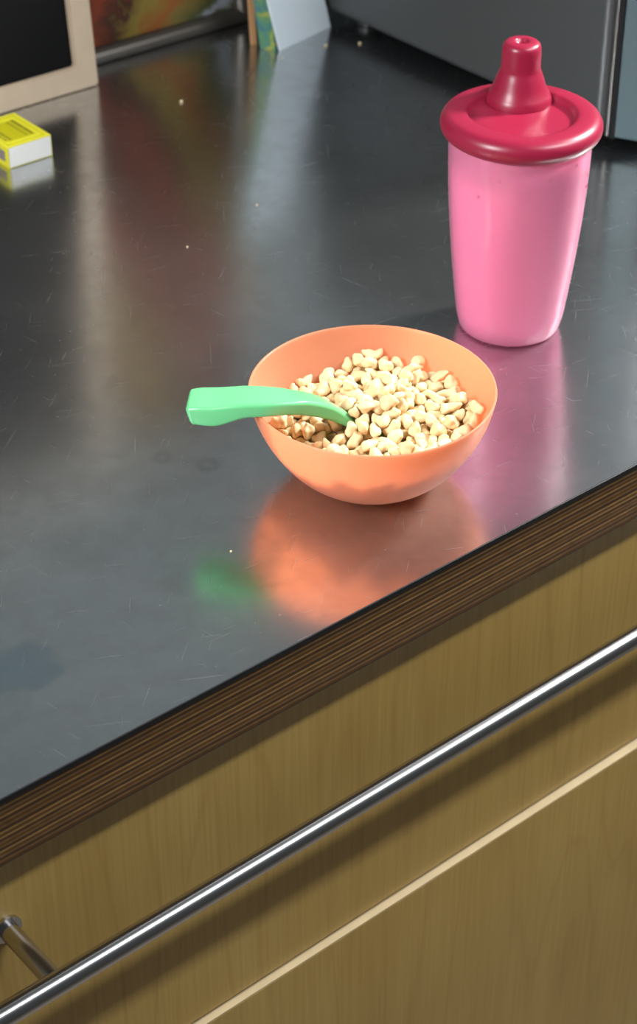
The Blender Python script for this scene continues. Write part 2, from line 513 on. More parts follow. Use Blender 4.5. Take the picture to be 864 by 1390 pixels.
def rr(w, h, k=6, r=0.0022):
    """rounded rectangle, top wider and flatter than the bottom"""
    out = []
    r = min(r, w*0.45, h*0.45)
    for cx, cy, a0 in ((w/2-r, -r, 0), (-w/2+r, -r, PI/2), (-w*0.46+r, -h+r, PI), (w*0.46-r, -h+r, 1.5*PI)):
        for i in range(k):
            a = a0 + PI/2*i/(k-1)
            out.append((cx + r*math.cos(a), cy + r*math.sin(a)))
    return out
for i, p in enumerate(pts):
    a = pts[max(i-1, 0)]; b = pts[min(i+1, len(pts)-1)]
    d = Vector((b[0]-a[0], b[1]-a[1], b[2]-a[2])).normalized()
    s = d.cross(Vector((0, 0, 1))).normalized(); u = s.cross(d).normalized()
    base = Vector((p[0], p[1], TOP + p[2])) - spoon_o
    w, hh = p[3], p[4]
    if i == 0:
        for q, f in ((0.0, 0.80), (0.0, 0.93)):
            secs.append([base - d*(0.0016 - 0.0009*len(secs)) + s*x*f + u*(y+hh/2)*f*0.98 - u*hh/2 for x, y in rr(w, hh)])
    secs.append([base + s*x + u*y for x, y in rr(w, hh)])
bm = bmesh.new(); loft(bm, secs)
spoon = obj('toddler_spoon', bm, M['spoon'], None, spoon_o, True)
tag(spoon, 'chunky mint green plastic spoon resting on the orange bowl rim', 'spoon')
# the bowl of the spoon, sunk in the cereal
tip = Vector((SP[-1][0], SP[-1][1], TOP+SP[-1][2])) - spoon_o
bm = bmesh.new()
ax = Vector((.86, -.38, -.12)).normalized(); sd = ax.cross(Vector((0, 0, 1))).normalized(); upv = sd.cross(ax)
rings = []
for k in range(13):
    t = k/12
    w = 0.0115*math.sin(PI*(0.12+0.86*t))**0.7 + 0.0015
    cen = tip + ax*(0.034*t - 0.003) - upv*0.0025
    rings.append([cen + sd*w*math.cos(a) - upv*(0.006*math.sin(PI*(0.1+0.85*t))*max(0, math.sin(a)) + 0.0012*(1 if math.sin(a) > 0 else 0)) for a in [2*PI*j/20 for j in range(20)]])
# thin dish: upper contour follows the lower with a small offset
dish = []
for k, rg in enumerate(rings):
    half = rg[:11]
    top = [p + upv*0.0012 for p in half[::-1]]
    dish.append(half + top)
loft(bm, dish)
sb = obj('spoon_bowl', bm, M['spoon'], spoon, None, True)

# ------------------------------------------------------------------ cup
cup = tag(empty('sippy_cup', CUP), 'pink translucent toddler cup with a magenta spouted lid', 'cup')
cp = [(.0318, .0030), (.0336, .0100), (.0350, .0200), (.0384, .0500), (.0410, .0800), (.0424, .1050), (.0430, .1300), (.0430, .1370)]
outp = smooth_prof([(.0262, .0003), (.0300, .0010)] + cp, 5)
inn = [(r-.0013, z) for r, z in smooth_prof([(.0270, .0042), (.0318, .0052)] + cp[1:], 5)]
bm = bmesh.new()
add_lathe(bm, [(0, .0016), (.0245, .0016), (.0255, .0002)] + outp + [(.0424, .1376)] + inn[::-1] + [(0, .0040)], 128)
n_in = len(inn) + 1
body = obj('cup_body', bm, M['cup'], cup, None, True)
body.data.materials.append(M['inner'])
for p in body.data.polygons:
    c = p.center; rr_ = math.hypot(c.x, c.y)
    if p.normal.x*c.x + p.normal.y*c.y < -0.3*rr_ and c.z > .004: p.material_index = 1
    if .003 < c.z < .0056 and p.normal.z > 0.5: p.material_index = 1
# lid: fat rounded rim, sunken disc
RM, ZM, RT = .0408, .1372, .0078
prof = [(.0385, .1330), (.0415, .1303)]
for k in range(15):
    a = -PI/2*0.85 + (PI*0.93)*k/14
    prof.append((RM + RT*math.cos(a)*0.98, ZM + RT*0.98*math.sin(a)))
prof += [(.0370, .1452), (.0345, .1449), (.0330, .1444), (.0322, .1430), (.0316, .1410), (.0304, .1402), (.0280, .1400), (.0200, .1399), (0, .1400)]
bm = bmesh.new(); add_lathe(bm, prof + [], 128)
lid = obj('lid', bm, M['lid'], cup, None, True)
lid['label'] = 'magenta plastic lid with a fat rounded rim'
# spout, set towards the back of the lid
SX, SY = 0.0175, 0.0205
spp = [(.0200, .1400), (.0196, .1432), (.0184, .1452), (.0170, .1475), (.0157, .1505), (.0144, .1545), (.0130, .1582), (.0122, .1600), (.0121, .1606), (.0119, .1630), (.0118, .1700), (.0116, .1738), (.0110, .1758), (.0094, .1772), (.0068, .1777), (.0047, .1777), (.0040, .1772), (.0036, .1760), (.0020, .1752), (0, .1752)]
bm = bmesh.new(); add_lathe(bm, spp, 64, SX, SY)
sp_ = obj('spout', bm, M['lid'], lid, None, True)
# splashed drops clinging to the cup wall
M['water'] = plain('water_drop', (1.0, 0.80, 0.88), 0.05)
M['water'].node_tree.nodes['Principled BSDF'].inputs['Transmission Weight'].default_value = 1.0
cr_ = sorted(cp, key=lambda q: q[1])
def wall_r(z):
    for (r0, z0), (r1, z1) in zip(cr_, cr_[1:]):
        if z0 <= z <= z1: return r0 + (r1-r0)*(z-z0)/(z1-z0)
    return .043
for ang, z, sz in ((-62, .112, .0012), (-84, .124, .0009), (-60, .1035, .0016), (-88, .098, .0009), (-96, .060, .0008), (-70, .030, .0009), (-72, .045, .0007), (-150, .118, .0007), (-168, .105, .0008), (-110, .119, .0007)):
    a = math.radians(ang); rw = wall_r(z)
    bm = bmesh.new(); bmesh.ops.create_uvsphere(bm, u_segments=14, v_segments=8, radius=1)
    for v in bm.verts: v.co = Vector((v.co.x*sz*.45, v.co.y*sz, v.co.z*sz*1.15))
    d = obj('water_drop', bm, M['water'], body, (rw*math.cos(a), rw*math.sin(a), z), True)
    d.rotation_euler = (0, 0, a)
# milk
bm = bmesh.new()
mk = [(r-.0016, z) for r, z in smooth_prof([(.0262, .0045), (.0318, .0056)] + cp[1:], 5) if z < .1105]
add_lathe(bm, [(0, .0044)] + mk + [(mk[-1][0], .1110), (0, .1110)], 96)
milk = obj('milk', bm, M['milk'], None, CUP, True)
mod = milk.modifiers.new('split', 'EDGE_SPLIT'); mod.split_angle = 0.9
tag(milk, 'milk filling the pink cup to about four fifths', 'milk')

# ------------------------------------------------------------------ cereal
PUFF_N = 300
def ico(n):
    t = (1+5**.5)/2
    v = [(-1,t,0),(1,t,0),(-1,-t,0),(1,-t,0),(0,-1,t),(0,1,t),(0,-1,-t),(0,1,-t),(t,0,-1),(t,0,1),(-t,0,-1),(-t,0,1)]
    f = [(0,11,5),(0,5,1),(0,1,7),(0,7,10),(0,10,11),(1,5,9),(5,11,4),(11,10,2),(10,7,6),(7,1,8),(3,9,4),(3,4,2),(3,2,6),(3,6,8),(3,8,9),(4,9,5),(2,4,11),(6,2,10),(8,6,7),(9,8,1)]
    nm = lambda p: tuple(c/math.sqrt(sum(a*a for a in p)) for c in p)
    v = [nm(p) for p in v]
    for _ in range(n):
        mid = {}; nf = []
        def md(a, b):
            k = (min(a, b), max(a, b))
            if k not in mid:
                v.append(nm(tuple((v[a][i]+v[b][i])/2 for i in range(3)))); mid[k] = len(v)-1
            return mid[k]
        for a, b, c in f:
            x, y, z = md(a, b), md(b, c), md(c, a); nf += [(a,x,z),(b,y,x),(c,z,y),(x,y,z)]
        f = nf
    return v, f
def puff_pts(k, sub):
    rnd = random.Random(40+k)
    L = [.0052, .0046, .0041, .0055, .0047, .0040][k]; W = [.0035, .0036, .0037, .0034, .0038, .0037][k]
    bend = [.25, .1, .0, .45, .2, .1][k]
    ph = [rnd.random()*6.28 for _ in range(8)]
    v, f = ico(sub); out = []
    for x, y, z in v:
        g = 1+.13*math.sin(3*x*1.3+ph[0])*math.sin(2.6*y+ph[1])+.10*math.sin(4.2*z+ph[2]+2*x)
        waist = 1-.20*math.exp(-((x-.15*math.sin(ph[5]))/.28)**2)*(1 if k in (0, 3, 4) else .3)
        X = x*L*g; Y = y*W*g*waist; Z = z*W*.9*g*waist
        Y += bend*(X*X/L)
        out.append((X*1.05, Y*1.05, Z*1.05))
    return out, f
def puff_mesh(k, sub):
    v, f = puff_pts(k, sub)
    me = bpy.data.meshes.new('cereal_puff'); me.from_pydata(v, [], f)
    me.materials.append(M['puff'])
    for p in me.polygons: p.use_smooth = True
    return me
# settled pile: variant, x, y, z (1e-5 m from the bowl's base), quaternion (1e-3)
PILE = [int(n) for n in """4 552 -721 4883 96 -185 -356 911
0 -1974 -837 3433 98 -188 662 719
3 -1252 -2404 3664 340 -915 121 -181
3 3628 -2361 4053 289 912 -291 24
2 1672 -3529 3968 107 -177 -575 792
4 -174 4054 3537 182 -270 817 475
5 -455 -1350 4309 955 106 -120 -250
2 -419 -2417 3852 184 147 807 542
4 4457 -2220 4262 721 -61 319 612
3 3729 -1084 3972 440 409 328 729
0 1291 214 4843 753 653 -19 82
0 -159 -1886 4013 442 82 858 249
4 3233 3932 4098 370 200 -821 387
0 -1961 1911 2926 227 -37 -753 616
5 -933 -3818 4061 53 888 20 456
0 4515 -3544 4225 518 318 -474 -637
1 -2869 2064 2965 41 -322 673 665
3 5543 658 3880 184 912 -278 240
5 -557 -38 4667 677 -218 -169 -682
5 2428 -3629 4151 415 729 177 -516
4 3873 -3952 3756 746 587 -230 214
2 3740 3194 4090 15 -528 -843 -105
5 471 3745 3821 19 -442 1 897
0 388 -3567 3707 58 525 -615 -585
4 505 -993 4208 349 906 -227 78
1 2494 4977 3755 861 453 -119 199
5 3151 -1325 3772 532 637 -196 -523
2 -3256 2566 2818 754 198 437 -449
1 -563 1325 4163 198 16 -119 -973
2 773 -1989 4128 369 -821 -300 315
5 5489 -383 3951 110 -432 -659 -606
0 -2008 -2022 3750 421 897 101 -89
2 -1701 -231 3744 225 -339 669 622
1 692 -2751 4006 303 806 -84 501
3 -390 5455 3431 793 599 101 -48
3 1797 -2929 4130 818 -176 509 203
0 -1403 -895 4064 478 88 -871 -78
4 -3815 3386 3295 138 177 974 11
3 -1053 -1376 4063 527 -650 -190 514
4 -2441 1618 2518 392 238 818 347
3 4740 -968 3824 287 64 543 786
4 1346 -843 4185 749 -48 -560 -350
0 4691 -5 3798 3 61 919 -389
5 1314 1327 4231 714 558 297 -302
4 2142 -551 4134 437 789 257 348
0 2883 -4201 3689 982 115 -146 -45
5 2897 -662 4066 59 898 367 -235
1 608 4638 3800 137 -360 -244 890
3 612 2634 4199 872 -104 360 314
2 2665 1564 4336 935 -56 -128 -326
4 3044 4599 3978 836 226 421 -269
1 -2522 -203 3382 252 -49 -483 -837
3 -973 252 4301 785 539 280 118
1 1700 -2154 4147 880 -315 312 -172
0 3455 1210 4465 124 790 598 -56
3 4514 1901 4196 798 -502 -62 -326
3 3749 -2789 3574 563 418 699 142
2 127 -215 4440 245 -805 -485 237
3 604 1916 3961 723 -21 -12 691
3 2214 4093 3491 106 -964 51 -236
3 3896 1082 4087 800 152 -470 -340
2 5300 2157 4209 593 -642 308 376
3 2300 187 4435 85 -334 -375 -860
2 -1350 1537 3046 244 447 -818 -267
5 -133 2443 3691 51 520 823 223
5 4595 3259 3850 577 -690 337 -277
4 -2227 -2910 3634 843 289 184 414
4 -2542 -1758 3232 885 454 45 -88
5 -6 615 4535 200 -956 210 -48
5 -3302 -1342 3451 127 -54 877 461
2 2775 722 4368 140 941 -214 221
5 3849 327 3902 314 570 -527 547
2 -934 -276 3991 601 747 -260 115
0 3179 2691 3878 940 -199 201 188
0 2385 3199 3466 166 732 320 578
2 -1075 -3241 3554 179 17 -956 231
3 -3245 941 2538 609 407 -575 -364
2 2085 1938 4034 54 707 -654 -266
2 1844 4949 3320 678 -680 -99 -259
5 983 -3546 3495 798 241 -316 -453
0 2953 -1983 3565 267 790 -546 -76
3 3856 4350 4142 255 263 785 499
3 3078 3268 3548 692 326 -98 637
2 -1819 2614 2942 310 47 665 -678
5 1227 -2846 3625 77 -676 -688 -251
2 -3370 -735 3339 460 -769 300 327
0 4691 1221 3909 950 191 119 217
0 1082 -4647 3789 137 58 -845 -514
3 -3242 3650 2813 188 -79 325 923
1 1628 -234 4455 643 -233 -365 -632
0 -118 4691 3249 1 346 824 449
1 -1546 1666 2206 548 613 545 164
5 4234 -3359 3603 183 -393 886 164
0 2126 -4389 3515 526 518 593 -321
5 337 -2079 3593 763 108 -108 -628
4 -439 -4147 3777 432 -425 204 -769
3 188 -4783 4006 62 270 -961 -2
2 1729 -1445 3741 585 -512 588 226
2 216 3544 3059 128 -787 534 282
4 4819 -2801 3863 184 442 -866 -144
5 2481 -1018 3614 383 -47 253 887
1 -3377 2025 2393 95 991 -2 -94
3 -1473 5147 3288 340 339 -357 -801
4 1415 3540 3592 97 753 -289 -582
3 -2919 67 2749 342 575 401 626
5 -3916 2978 2687 687 354 413 481
4 1917 2471 3616 113 -482 789 -363
2 -822 -625 3428 30 149 53 -987
4 -2578 2764 2651 28 564 714 414
3 1490 -3973 3432 77 443 -38 -892
4 3983 3816 3767 239 186 953 -3
5 4222 2662 3679 161 -511 -815 222
3 -1016 1470 2468 140 819 416 370
0 344 -3029 3383 200 -209 -807 -515
2 3047 166 4025 539 -46 -43 840
4 1137 5220 3474 157 858 426 242
1 1449 4347 3436 851 -224 220 421
0 2979 4384 3301 731 644 39 -220
3 5279 1364 3486 784 320 -297 -440
1 2424 -2967 3816 256 724 641 -19
1 774 3193 3362 50 -562 741 365
3 -1910 3078 3315 154 -258 522 798
1 2495 -3547 3172 56 549 123 -825
0 -1188 4241 3530 721 134 559 387
1 -276 -783 3972 357 -508 -783 -26
4 -1058 -1805 3426 18 -481 -852 205
5 -128 334 3834 494 398 725 -268
4 4584 664 3541 150 34 -63 986
2 -3271 3177 2397 790 -327 -376 -357
1 3177 -2967 3562 96 584 431 681
1 4561 -1537 3632 220 -407 -109 -880
5 -872 5017 3079 102 746 377 539
1 5368 -1096 3582 663 -527 -523 94
5 3776 -294 3717 163 -15 -944 288
2 2011 3430 3034 885 60 340 313
0 -1779 -1524 3099 99 -863 483 -108
0 906 -1364 3756 573 -791 201 -71
4 900 -316 4416 613 201 -540 541
0 4986 -2122 3481 244 433 220 -839
1 -1915 -33 3019 506 395 659 -391
3 2989 1847 3882 795 471 -368 -105
3 3927 -1848 3626 286 938 -138 -137
0 1313 1859 3729 211 358 797 -438
0 5391 223 3404 856 -155 -380 -316
5 -1784 -3266 3251 540 -354 -681 -346
0 -395 1804 3662 382 -834 382 -111
5 1450 553 4252 295 -361 -754 462
0 -1472 -557 3052 439 -299 718 -451
0 3944 -2988 2941 221 35 347 911
5 -2618 3487 2462 639 -288 366 -613
4 -2006 3229 2553 616 201 168 -743
4 2771 3670 3102 515 -288 -615 524
4 3155 1028 3844 616 781 -99 -13
1 -617 3436 3192 604 -226 -185 742
2 -2032 4151 2508 582 450 -670 -103
1 -2283 3776 3102 11 497 867 25
1 307 -2331 2892 79 851 -275 -440
2 -414 -2866 3196 520 -835 -43 176
5 -1061 2270 2476 115 245 576 771
0 -2728 -958 2991 240 545 -630 -498
4 4455 -2623 3197 419 846 -322 -63
4 48 -1330 3444 47 -334 -420 -843
5 925 317 4023 849 86 147 500
4 283 981 4036 15 950 -311 34
0 -1134 2951 2845 325 -480 -813 -43
4 220 4145 2746 201 -247 831 457
5 2244 -2202 3564 139 -68 107 -982
3 869 3959 3314 532 -553 641 -27
2 -2207 -817 2626 603 288 -478 570
0 -1181 -2066 2858 894 95 189 395
3 253 284 3091 355 70 -53 931
4 2645 -84 3529 67 562 807 -168
3 549 5037 3042 394 71 373 837
0 -3646 -280 2997 879 -311 92 349
3 -833 -862 2806 569 -144 293 755
2 -528 -49 3291 923 357 -81 -120
0 1478 1516 3241 948 7 -281 -150
0 -2671 -2503 3309 470 -212 80 -853
5 -2318 337 2540 699 603 96 372
4 952 2529 3522 990 26 -18 134
5 2227 -1546 3269 707 404 -516 -265
4 4107 3273 3215 591 -489 606 -209
2 -4121 2381 2526 538 -296 -610 -500
4 -1902 2229 2267 847 486 130 170
2 294 -322 3808 145 -820 552 32
2 -696 672 3662 821 136 536 -140
4 -1038 1437 3640 850 -161 107 -490
5 712 -4183 3485 164 -456 -523 -701
1 -1314 -2760 2948 525 -640 -354 -435
0 -2530 2320 1882 225 495 -13 839
5 3962 -1993 3019 231 319 -919 16
5 7 -577 3265 34 634 768 88
0 947 -2414 3157 99 -938 -2 333
1 3090 -3348 2879 175 -379 903 97
0 3520 1244 3401 887 329 -219 -241
2 -3539 2626 2043 422 823 -134 357
2 1303 -2086 3565 987 33 -107 114
0 4138 -919 3435 63 -580 735 -344
5 1966 -455 3346 287 702 -123 -640
2 431 1105 1783 732 645 163 149
3 3259 -717 3399 54 84 51 -994
4 -690 2442 3104 569 636 388 347
4 -82 -1797 2539 376 -147 -234 885
1 795 -717 3571 329 164 782 -502
5 4256 1648 3468 75 633 638 -432
4 2230 4460 2930 100 -39 991 83
1 -245 -1089 2826 84 -485 575 -654
4 -2819 3105 1803 551 346 453 610
2 -357 -3444 3541 4 -269 -907 -324
3 537 539 3522 29 919 343 -190
2 1947 -3325 3401 505 -53 -53 860
5 3305 -2432 3077 396 -513 515 -561
5 4263 -1267 2909 860 90 203 460
4 915 1281 3587 292 893 -90 -331
5 1677 -2634 3153 615 -665 -173 -387
5 1645 2766 3038 66 -168 -187 -966
5 -3920 674 2578 447 862 214 107
4 775 -1800 2529 913 -312 39 -261
0 0 -4412 3255 579 327 543 -513
3 984 -1675 3144 256 -952 49 159
0 -350 -1786 3111 227 893 -331 205
2 3667 -3630 3070 782 589 92 -180
5 2427 1471 3619 438 548 151 -696
5 576 1893 3340 348 -175 -916 94
4 2619 -2785 3166 344 608 672 245
0 -2290 3635 1909 559 -359 699 -264
0 2624 -113 1234 490 491 650 309
4 -3881 -3253 3905 290 380 611 631
2 1862 1028 3841 284 899 335 4
2 2022 72 3813 737 634 13 235
0 -2467 -4816 3748 6 262 -829 -495
0 -500 -5555 3697 77 137 881 446
2 1250 -5269 3659 315 68 97 942
2 2476 698 3641 26 299 -883 360
2 -3181 -3572 3615 877 204 105 421
4 -1270 -4613 3607 541 665 448 256
1 -1184 3290 3553 271 -737 603 141
1 -4464 -3198 3551 650 435 -551 -291
5 4899 2256 3526 181 399 876 -202
0 1027 -114 3459 58 66 376 -923
1 -1754 3907 3457 22 -540 -811 224
4 -3042 -4374 3455 973 -77 14 -216
5 318 -5153 3454 68 -892 433 111
3 1860 -4980 3453 933 -300 154 -123
0 3546 2233 3441 919 173 72 348
5 1468 -992 3370 7 -185 202 -962
0 1612 591 3366 115 -553 -764 312
1 5131 -514 3358 176 -937 -157 259
4 -3435 -2851 3355 878 -204 226 369
5 -1343 -3849 3349 202 163 770 583
1 3238 582 3347 153 -137 -598 -775
3 -1388 -5228 3313 638 -274 495 522
0 -2548 -3705 3274 452 382 -136 -794
2 2677 -4618 3264 590 -381 227 675
5 4507 -199 3200 439 -752 447 205
5 -705 -4283 3173 948 -290 -118 48
0 2162 2104 3159 834 -159 -454 -272
4 2780 2458 3150 465 -313 548 621
4 -2304 -4679 3149 647 -688 74 -320
3 3421 2941 3148 411 -418 715 -380
1 -1954 -4064 3143 655 -393 369 529
3 -345 1151 3132 602 732 -317 38
3 1019 -5007 3128 161 -966 -152 132
4 151 2589 3119 220 -483 -840 -111
2 3448 3834 3110 95 822 -286 482
0 -3735 -3540 3102 87 -138 -947 -278
5 3395 -1503 3089 444 352 -537 -625
5 3574 -199 3084 10 295 856 425
0 -497 -5220 3082 484 856 -167 79
5 4163 1086 3073 175 78 -147 -970
3 -171 1693 3071 117 443 888 26
0 -3854 -1903 3071 422 -304 730 -444
3 -2267 4689 3054 575 675 -154 -435
2 2772 1711 3053 804 185 -552 -120
1 423 992 3037 644 295 52 -704
2 2311 591 3034 465 836 283 -70
3 3152 -4164 3031 128 5 809 573
3 -4404 -1183 3030 340 138 92 925
3 4938 1597 3025 294 523 -743 -296
5 4944 -1560 3020 249 890 238 300
1 4404 2411 3019 170 -286 -943 -8
3 2600 -425 3007 374 -93 -132 -913
0 2178 1302 3004 795 25 235 558
0 -1993 -2465 3003 763 135 -484 -406
1 3725 1702 2984 196 525 -113 -820
3 -18 -3390 2983 38 967 -226 109
5 998 340 2951 250 944 106 186
0 511 -1169 2951 174 343 -91 -918
5 -2923 -3230 2940 589 -616 516 85
5 -723 4238 2938 296 -350 810 366
0 1979 -2128 2935 113 377 738 548
3 -4216 -2663 2934 99 -38 -711 -695
0 -950 -3420 2931 192 660 696 -208
3 3084 1029 2919 287 -48 760 -581
4 -3209 -1969 2909 232 535 800 145
1 1492 3875 2906 214 -911 -317 154
5 4980 829 2903 582 186 205 -765
2 4341 346 2895 360 26 -351 864
1 2809 -1777 2887 115 476 866 -97
1 1001 2408 2864 595 -11 -67 801
0 1010 1169 2864 225 554 801 -25
4 -4392 107 2857 27 548 636 543
3 850 -518 2843 20 185 -982 -40
0 1552 -3341 2842 721 -407 117 549
2 1617 -547 2831 960 111 173 -191
3 -1425 3847 2821 343 603 -629 -352
5 4860 -823 2820 287 -875 325 217
5 -4536 -2043 2813 461 -736 421 -262
5 354 -4944 2812 132 -499 124 -847
2 3404 -792 2809 986 -118 111 -32
4 767 -4184 2807 991 -95 -12 94
0 2149 39 2806 900 -330 206 197
2 768 -3374 2806 174 -495 -399 -752
1 2925 224 2802 401 -773 481 -107
2 -3090 -3943 2802 160 895 108 -402
5 1847 -3989 2797 576 767 141 -245
2 -3800 -1175 2789 261 -938 -161 -165
0 1460 -1287 2786 271 -908 319 26
2 1879 -4639 2785 772 -433 -236 -402
5 1224 4811 2777 490 66 669 -555
0 3534 440 2766 526 -732 330 -281
3 -1318 -4675 2758 824 178 -45 -535
0 -5007 200 2758 347 510 -747 -249
0 -521 -2452 2732 772 588 -13 242
0 4968 -2 2731 840 105 -455 -275
1 898 3220 2718 248 -21 203 -947
1 -2692 4131 2703 720 597 293 199
1 -164 2970 2689 734 -194 189 -623
2 1662 1914 2688 7 632 766 -115
0 -1390 4737 2679 110 -187 168 -962
3 2233 -980 2678 5 933 357 -48
3 3403 2279 2668 260 655 -510 493
5 1613 621 2657 342 893 183 -226
1 -253 -4027 2646 868 392 -180 -246
0 -1994 -3011 2641 932 -32 141 334
4 -429 -4737 2634 260 -230 -886 306
1 516 1972 2619 85 706 -695 105
3 4544 1517 2618 330 -667 561 363
5 -2751 -2707 2618 888 -122 382 224
5 -4829 -624 2607 14 -764 -248 596
0 2618 3032 2606 198 278 770 -539
5 -3671 -3157 2589 759 -505 358 203
1 4478 -1847 2579 317 -672 287 -604
1 1113 -4674 2572 495 -807 -219 234
2 -2608 -1939 2563 251 584 745 -205
4 -213 4796 2562 916 371 -72 136
1 2811 -2662 2560 635 138 -214 -730
2 -16 1296 2552 246 -184 935 -180
1 2115 -2769 2549 456 251 848 -98
1 4084 2165 2543 756 -311 243 522
1 4097 -443 2540 660 631 181 -365
5 -1536 -3521 2530 90 642 647 -401
1 -51 -2923 2527 225 -332 904 147
0 -310 1996 2525 238 -314 907 -150
4 -1423 -1212 2525 486 461 740 -59
0 -495 3597 2525 139 387 -566 -715
3 -2333 -3609 2510 697 622 -306 182
4 -1917 -4357 2507 430 -49 466 771
5 3866 2785 2496 282 506 -539 611
5 3902 876 2496 474 -568 663 113
5 2597 -3993 2496 277 212 -356 -867
5 3013 1582 2490 900 80 -222 -367
3 776 -2748 2472 426 402 811 8
3 1021 4107 2462 414 -290 746 434
3 -4503 1673 2457 368 582 318 651
0 -3526 -2545 2450 107 -403 -802 -428
5 3380 -1957 2442 412 -552 -560 -460
4 1442 -2349 2439 552 -201 120 -800
1 -2934 -692 2436 17 336 -604 723
0 1792 3393 2432 98 -944 70 308
5 -3840 -619 2430 328 -534 -599 498
2 617 4699 2426 415 -490 -767 -4
2 -4555 -1282 2422 314 -637 -563 424
4 2570 3802 2421 958 176 38 223
1 2054 2618 2416 256 -848 -212 -412
5 2274 -1913 2413 523 -767 -193 318
5 2153 -3410 2406 576 -262 304 712
4 3331 3291 2401 689 97 -194 691
3 2905 -1363 2401 232 -270 934 16
0 392 3530 2401 209 -894 -392 64
5 -2009 -1605 2400 615 424 -569 -343
4 277 -3718 2389 452 -245 594 -619
5 637 908 2387 250 77 217 941
0 -785 -3604 2378 357 22 -491 -794
0 4050 -2316 2377 471 340 709 401
5 1357 2680 2376 453 -795 -192 355
4 1729 4306 2374 251 882 -269 -295
0 -3802 1356 2368 418 265 -814 305
4 3461 -2755 2359 632 529 350 445
5 2380 1903 2356 69 730 -512 448
0 3048 -417 2341 219 -13 -26 -975
1 -1515 -2162 2327 339 597 -727 17
5 -4611 653 2325 144 547 -310 -764
2 -3338 -1347 2321 303 -394 693 -522
2 -1804 844 2321 898 -184 -399 -29
1 -734 -1213 2314 119 843 521 -62
1 -1373 274 2303 308 179 886 -296
3 3757 -1145 2300 219 162 -586 -763
1 -731 4344 2291 680 -278 -125 -666
1 -1336 3134 2287 531 214 78 -816
2 -1954 -327 2284 432 414 -393 699
4 4561 704 2281 505 -250 825 45
3 1901 1342 2276 231 319 -759 518
4 -3497 64 2273 972 30 50 -227
4 -4126 -1978 2256 415 640 -352 -543
5 1038 1712 2249 385 -95 -64 -916
0 -2677 927 2248 195 270 141 -932
1 -839 -2037 2245 827 340 -253 -370
4 1101 -3770 2240 974 -53 -158 -155
4 -959 -2821 2240 176 -643 533 -521
1 3783 1498 2223 987 58 5 -150
2 -2176 -2291 2214 186 802 477 -307
1 2855 524 2212 104 -105 6 989
0 -628 2801 2208 866 -237 -123 -424
5 -1106 -4414 2201 240 597 613 459
3 -3131 -2143 2195 905 -307 285 73
5 -4425 -133 2190 448 860 -243 -33
3 2207 805 2184 484 711 258 440
5 -1412 4292 2177 348 133 -753 542
4 4386 27 2160 783 532 6 -323
2 2973 -3422 2138 200 -463 123 855
0 1743 -4164 2137 189 108 -132 -967
1 -996 -417 2137 49 -2 895 444
1 2665 2506 2134 272 -198 934 119
5 -3041 -3315 2097 125 -11 -924 360
5 903 3000 2094 981 185 -31 56
4 623 -4429 2093 415 797 406 -166
4 1279 -3068 2088 200 -969 145 -14
3 -68 -1108 2086 220 620 727 -194
5 -1684 3662 2065 609 -344 -395 596
5 3583 80 2062 84 -890 -168 -416
3 -426 -4125 2054 75 -782 -589 190
4 182 1719 2034 822 141 -119 539
3 4434 -787 2031 198 -357 294 865
4 16 4378 2030 262 -254 928 -72
4 -2908 1576 2023 844 -87 230 477
5 1215 1022 2016 390 773 -258 429
4 -2695 -22 2014 93 -514 -853 -11
4 2547 -2371 2006 160 -871 -452 108
5 -1582 -3916 2004 486 181 490 -701
0 -495 1220 2001 887 185 -2 -423
4 -1635 -2897 2000 131 -735 642 -177
1 4135 -1521 1997 731 -545 -229 340
3 -2479 -1398 1996 103 744 -535 -386
3 -1821 -926 1992 361 -199 199 -889
0 257 -2856 1979 540 132 15 831
4 -2343 -2938 1971 516 753 -399 -84
3 -89 3550 1948 750 310 -167 560
4 1643 2168 1947 119 905 -110 394
1 2617 1390 1943 191 -873 449 15
0 470 -1927 1935 921 64 91 373
3 -3986 1874 1931 820 346 451 -59
2 -2135 1592 1928 112 741 594 -294
1 -1298 -1535 1927 988 153 -18 -22
1 -4183 1118 1918 756 105 473 441
4 -3502 730 1915 801 98 66 -588
3 -1018 1789 1890 669 -318 537 -404
3 3324 918 1888 682 505 -280 448
3 -2066 289 1880 589 -25 -317 743
0 289 2729 1863 330 -315 -780 -429
1 3125 -1655 1861 35 -760 -600 -247
2 -422 -3209 1857 41 923 -330 -192
5 -3362 -521 1853 738 116 663 -53
3 -379 2109 1849 446 -596 -645 -171
3 -3904 -1301 1845 788 541 282 -84
0 1723 -2571 1844 84 972 -210 60
1 -1431 1081 1844 951 55 -250 -175
2 2689 -815 1843 74 -712 -128 686
1 1645 3146 1841 368 106 -163 909
5 -2258 -3622 1839 204 -65 477 852
3 3755 2188 1838 296 397 833 247
2 -2059 2822 1838 4 -302 -763 -572
5 713 2171 1829 301 -296 -814 -398
0 -682 3809 1818 733 -278 -14 620
0 -998 189 1802 416 292 860 -41
0 3275 1706 1798 475 539 228 657
4 3440 -2359 1796 306 -867 -367 -143
2 1221 -1973 1783 582 -602 -93 539
0 -4069 464 1782 192 419 -659 594
1 2241 -3590 1779 305 835 -417 191
0 2167 3622 1776 870 330 -57 -362
5 2802 3033 1774 127 199 -884 -403
4 -4138 -667 1770 120 902 36 -414
5 -3636 -1843 1750 509 -587 -213 592
1 1425 3950 1743 15 624 730 279
0 -308 -1881 1743 119 402 -725 -546
2 2404 -1487 1741 74 644 675 -353
1 -1565 -160 1725 383 -454 -425 683
4 -942 -3857 1720 685 -186 224 -668
4 873 3550 1718 572 -113 -808 88
0 3026 91 1713 711 530 429 173
4 3331 -591 1707 16 847 -199 494
1 -3168 -2615 1694 621 -264 154 -721
1 1818 843 1690 492 -36 -200 -846
1 -2458 -733 1689 292 112 768 559
